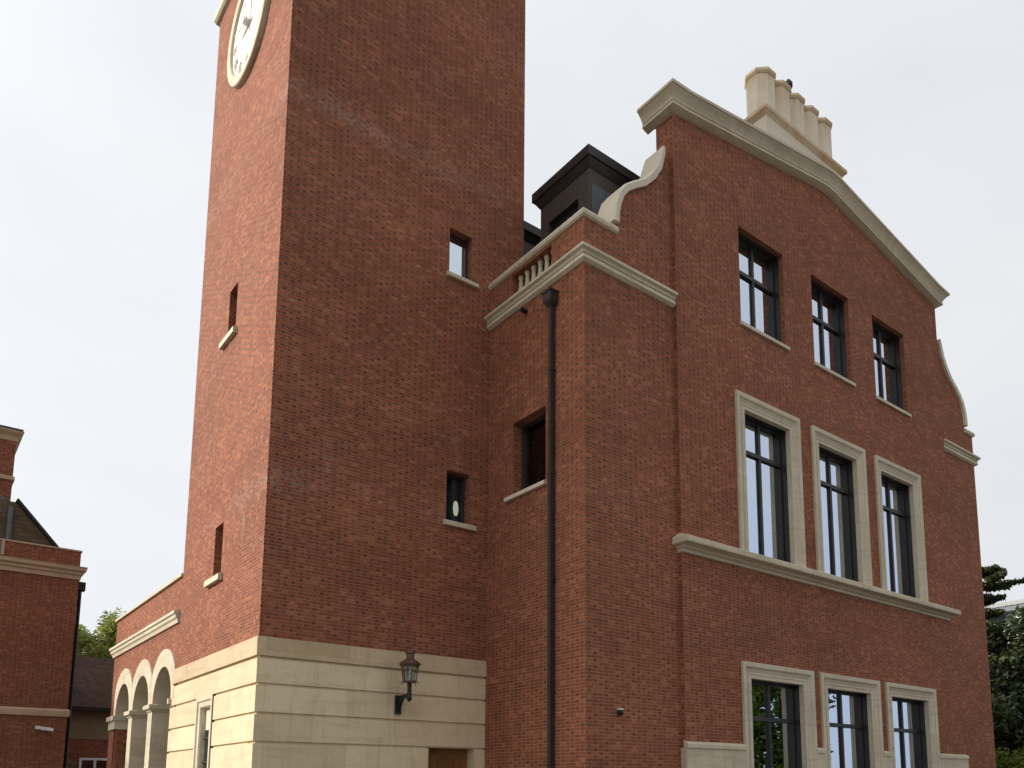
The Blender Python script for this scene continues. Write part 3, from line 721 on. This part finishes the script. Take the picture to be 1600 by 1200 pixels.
# ------------------------------------------------------------------ older brick building at far left
O = thing('brick_building', 'older dark red brick building with tan stone cornice and corner turret at far left', 'building', (-9, 24, 0))
FX, FY, FZ = -4.15, 20.0, 9.15
mb = MB(); mb.box(-18, FX, FY, 32, 0, FZ); mb.build('brick_wall', BRICK2, O)
TAN = stone_mat('tan_stone', (.47, .35, .23), (.37, .26, .16), (1.2, 3.0), .2)
oc = [(-.02, 8.23), (.04, 8.24), (.05, 8.36), (.10, 8.40), (.10, 8.46), (.17, 8.52), (.18, 8.60), (.20, 8.64), (-.02, 8.68)]
mould('cornice', TAN, [(-18, FY, 0, -1), (FX, FY, 1, -1), (FX, 32, 1, 0)], oc, O)
mould('string_course', TAN, [(-18, FY, 0, -1), (FX, FY, 1, -1), (FX, 32, 1, 0)], [(-.02, 3.86), (.05, 3.88), (.06, 4.05), (.03, 4.10), (-.02, 4.12)], O)
mould('parapet_coping', TAN, [(-18, FY, 0, -1), (FX, FY, 1, -1), (FX, 32, 1, 0)], [(-.3, FZ), (.03, FZ), (.03, FZ+.05), (-.3, FZ+.06)], O)
m = MB(); m.prism([(-6.6, FZ-.3), (-4.72, FZ-.3), (-4.72, FZ+.02), (-5.93, 10.55), (-6.6, 10.55)], 'y', FY+.5, 31); rf = m.build('roof', OLIVE, O)
m = MB(); 
m.rings([[(x, y, z) for x, z in ((-4.70, FZ+.02), (-5.95, 10.60), (-5.90, 10.68), (-4.60, FZ+.05))] for y in (FY+.42, 31)], True); m.build('verge', BLACK, rf)
TUX, TUY = -5.98, FY+.9
m = MB(); m.box(-11, TUX-.08, TUY, TUY+6, FZ, 12.7); tu = m.build('turret', BRICK2, O)
mould('turret_cornice', TAN, [(-11, TUY, 0, -1), (TUX-.08, TUY, 1, -1), (TUX-.08, TUY+6, 1, 0)], [(-.02, 12.62), (.03, 12.64), (.06, 12.78), (.16, 12.90), (.18, 12.96), (-.02, 13.0)], tu)
mould('turret_coping', LEAD, [(-11, TUY, 0, -1), (TUX-.08, TUY, 1, -1), (TUX-.08, TUY+6, 1, 0)], [(-.5, 12.99), (.14, 12.99), (.16, 13.03), (-.5, 13.16)], tu)
mould('string_course', TAN, [(-11, TUY, 0, -1), (TUX-.08, TUY, 1, -1), (TUX-.08, TUY+6, 1, 0)], [(-.02, 11.33), (.05, 11.35), (.05, 11.46), (-.02, 11.5)], tu)
m = MB(); m.rings([[(-6.25+(.40)*math.cos(math.pi*k/12)-.25, y, 10.45+.42*math.sin(math.pi*k/12)) for k in range(13)] for y in (TUY-.03, TUY+.02)], True); m.build('window', GLASSD, tu)
m = MB().tube((-6.07, FY+.38, FZ-.3), (-6.07, FY+.38, 10.35), .07); m.build('downpipe', LEAD, O)
m = MB().box(-6.9, -6.25, FY-.03, FY+.02, 8.72, 9.12); sw = m.build('window', GLASSD, O); MB().box(-6.25, -6.17, FY-.06, FY+.02, 8.70, 9.14).build('window_jamb', TAN, sw)
pp = MB().tube((FX+.09, FY+.25, 0), (FX+.09, FY+.25, 8.1), .055).build('downpipe', BLACK, O); MB().box(FX, FX+.22, FY+.12, FY+.38, 7.95, 8.22).build('hopper', BLACK, pp)
sl_ = thing('security_camera', 'white security camera on a short arm on the dark brick wall at far left', 'camera', (-4.75, FY, 3.4))
m = MB(); m.box(-4.80, -4.70, FY-.05, FY, 3.42, 3.54); m.tube((-4.75, FY-.05, 3.48), (-4.75, FY-.16, 3.52), .02); m.build('mounting_arm', WHITE, sl_)
m = MB(); m.rings([[(x, FY-.16+a, 3.50-(x+4.9)*.14+b) for a, b in ((-.07, -.045), (.07, -.045), (.07, .05), (-.07, .05))] for x in (-4.98, -4.52)], True); m.build('camera_body', WHITE, sl_)

# low building between
B = thing('low_house', 'low house with dark brown tiled roof seen in the gap beside the arcade', 'house', (0, 31, 0))
MB().box(-7, 8, 30, 37, 0, 3.72).build('brick_wall', BRICK2, B)
MB().box(-7, 8, 29.98, 37, 3.721, 5.1).build('rendered_wall', RENDER, B)
m = MB(); m.prism([(29.6, 4.94), (29.6, 5.05), (33.0, 7.62), (33.5, 7.62), (37.4, 5.05), (37.4, 4.94)], 'x', -7.3, 8.3); m.build('roof', BTILE, B)
m = MB(); m.prism([(29.5, 4.90), (29.62, 4.90), (29.62, 5.02), (29.5, 5.02)], 'x', -7.3, 8.3); m.build('gutter', BLACK, B)
wn_ = MB()
for x in (-2.15, -1.62, -1.10, -.58): wn_.box(x, x+.09, 29.93, 29.99, 1.6, 2.85)
wn_.box(-2.15, -.49, 29.932, 29.988, 2.85, 2.95); wn_.box(-2.06, -.58, 29.934, 29.986, 1.55, 1.65)
wf = wn_.build('window', WHITE, B); MB().box(-2.1, -.55, 29.96, 29.979, 1.65, 2.85).build('pane', GLASSD, wf)

# ------------------------------------------------------------------ planting
def leaves(rng, clumps, n, size, flat=.0, droop=0.):
    v = []; f = []
    tot = sum(c[4] for c in clumps)
    for cx, cy, cz, rad, wt in clumps:
        for _ in range(int(n*wt/tot)):
            d = Vector((rng.gauss(0, 1), rng.gauss(0, 1), rng.gauss(0, 1))).normalized()*(rng.random()**.45)*rad
            if flat: d.z *= flat
            c = Vector((cx, cy, cz)) + d
            a = Vector((rng.gauss(0, 1), rng.gauss(0, 1), rng.gauss(0, .6)-droop)).normalized(); b = a.cross(Vector((rng.gauss(0, 1), rng.gauss(0, 1), rng.gauss(0, 1)))).normalized()
            s = size*rng.uniform(.6, 1.35); i = len(v); m = a.cross(b)*s*.18
            v += [tuple(c-a*s), tuple(c+b*s*.45+m), tuple(c+a*s), tuple(c-b*s*.45+m)]; f.append((i, i+1, i+2, i+3))
    return v, f
def branches(m, rng, base, targets, r):
    for t in targets:
        t = Vector(t); b = Vector(base); mid = b.lerp(t, .5)+Vector((rng.uniform(-.2, .2), rng.uniform(-.2, .2), .25))
        m.tube(b, mid, r, r*.6, 7); m.tube(mid, t, r*.6, r*.2, 6)
def broad_tree(name, label, cat, pos, trunk_h, clumps, n, size, mat, seed, rt=.18):
    rng = random.Random(seed); t = thing(name, label, cat, pos)
    m = MB(); x, y, z = pos; m.tube((x, y, z-.1), (x+.1, y, trunk_h), rt, rt*.6, 10)
    branches(m, rng, (x+.1, y, trunk_h*.9), [c[:3] for c in clumps], rt*.45)
    m.build('trunk', BARK, t, True)
    v, f = leaves(rng, clumps, n, size); raw('crown', v, f, mat, t)
    return t
LF_L = leaf_mat('spring_leaf', [(.11, .135, .03), (.17, .20, .05), (.24, .26, .08), (.32, .33, .12)], .45)
LF_D = leaf_mat('laurel_leaf', [(.018, .028, .012), (.035, .05, .018), (.06, .078, .03), (.12, .14, .06)], .15, .35)
LF_C = leaf_mat('cedar_needle', [(.022, .032, .010), (.04, .055, .014), (.075, .09, .02)], .25)
LF_Y = leaf_mat('golden_leaf', [(.05, .075, .008), (.10, .13, .012), (.17, .20, .025)], .4)
rng = random.Random(4)
cl = []
for k in range(60):
    a = rng.uniform(0, 2*math.pi); e = rng.uniform(-1, 1); r = rng.uniform(.3, 1)**.5
    cl.append((-.1+2.7*r*math.cos(a)*math.sqrt(1-e*e*.6), 45+3.0*r*math.sin(a), 9.5+2.0*e*r, rng.uniform(.5, .95), 1))
broad_tree('spring_tree', 'pale yellow-green tree rising behind the brown tiled roof', 'tree', (.5, 45, 0), 6.5, cl, 24000, .12, LF_L, 11, .3)
# glossy dark tree beside the right edge of the gabled building
D = lambda d, x, y: None
cl = []; rng = random.Random(9)
for k in range(150):
    a = rng.uniform(0, 2*math.pi); r = rng.uniform(.15, 1)**.5; z = rng.uniform(.2, 7.6)
    w_ = 4.0*math.sqrt(max(.05, 1-max(0, (z-3.5)/4.6)**2))
    cl.append((25.2+w_*r*math.cos(a), 3.6+w_*r*math.sin(a), z, rng.uniform(.45, .8), 1))
broad_tree('evergreen_tree', 'dense glossy dark green evergreen beside the right edge of the gabled building', 'tree', (25.2, 3.6, 0), 3.5, cl, 60000, .14, LF_D, 12, .25)
# cedar with level branches
CT = thing('cedar_tree', 'tall dark conifer with level spreading branches behind the glossy evergreen', 'tree', (33.4, 8.4, 0))
m = MB(); m.tube((33.4, 8.4, -.1), (33.4, 8.4, 12.2), .42, .05, 10); v = []; f = []; rng = random.Random(21)
z = 3.0
while z < 12.4:
    nb = 6
    for k in range(nb):
        a = 2*math.pi*k/nb+z*1.7; ln = (4.6*(1-(z/16.5))+.6)*rng.uniform(.75, 1.1)*(.42 if 9.4 < z < 11.2 else 1.15 if z < 11.9 else .6)
        rise = rng.uniform(.02, .22)*ln
        tip = Vector((33.4+ln*math.cos(a), 8.4+ln*math.sin(a), z+rise)); b0 = Vector((33.4, 8.4, z))
        m.tube(b0, tip, .07, .012, 6)
        cs = []
        for q in range(9):
            p = b0.lerp(tip, .25+.75*q/8); cs.append((p.x, p.y, p.z-.05, .52*(1-.06*q), 1))
        vv, ff = leaves(rng, cs, 420, .12, .42, .35); o_ = len(v); v += vv; f += [tuple(i+o_ for i in t) for t in ff]
    z += .72
m.build('trunk', BARK, CT, True); raw('crown', v, f, LF_C, CT)
# golden shrub
cl = [(20.4+rng.uniform(-.8, .8), 1.9+rng.uniform(-.6, .6), rng.uniform(.4, 2.6), .45, 1) for _ in range(20)]
S = broad_tree('golden_shrub', 'bright yellow-green shrub at the foot of the gabled building', 'shrub', (20.4, 1.9, 0), 1.0, cl, 3500, .09, LF_Y, 14, .06)
cl = [(-3.0+rng.uniform(-.5, .5), 28.6+rng.uniform(-.4, .4), rng.uniform(.6, 2.7), .38, 1) for _ in range(14)]
broad_tree('garden_shrub', 'small yellow-green bush in front of the low brown-roofed house', 'shrub', (-3.0, 28.6, 0), 1.0, cl, 1500, .09, LF_Y, 15, .05)
# tree across the yard, mirrored in the first ground-floor window
cl = []; rng = random.Random(33)
for k in range(40):
    a = rng.uniform(0, 2*math.pi); r = rng.uniform(.2, 1)**.5; z = rng.uniform(1.6, 6.2)
    cl.append((17.8+1.6*r*math.cos(a), -9.0+1.6*r*math.sin(a), z, rng.uniform(.45, .9), 1))
broad_tree('yard_tree', 'leafy green tree across the yard mirrored in the left ground-floor window', 'tree', (17.5, -9.0, 0), 3.0, cl, 9000, .14, leaf_mat('bright_leaf', [(.05, .09, .012), (.09, .15, .02), (.16, .22, .03)], .35), 16, .2)

# pale building glimpsed far right
P_ = thing('flat_roofed_building', 'pale flat-roofed building glimpsed above the evergreen at the right edge', 'building', (84, 26, 0))
MB().box(79, 95, 24, 36, 0, 17.6).build('wall', WHITE, P_)
m = MB(); m.box(77.6, 96, 23, 37, 19.2, 19.75); rfp = m.build('roof', LEAD, P_); MB().box(77.5, 96.1, 22.9, 37.1, 19.752, 20.15).build('roof_edge', plain('pale_grey_fascia', (.30, .30, .29), .7), rfp)
for x in (79.3, 82.3, 85.5): MB().box(x, x+.5, 24.1, 24.5, 17.6, 19.2).build('post', BRONZE, P_)
MB().box(80.5, 95, 25.2, 36, 17.6, 19.2).build('glazed_storey', LEAD, P_)
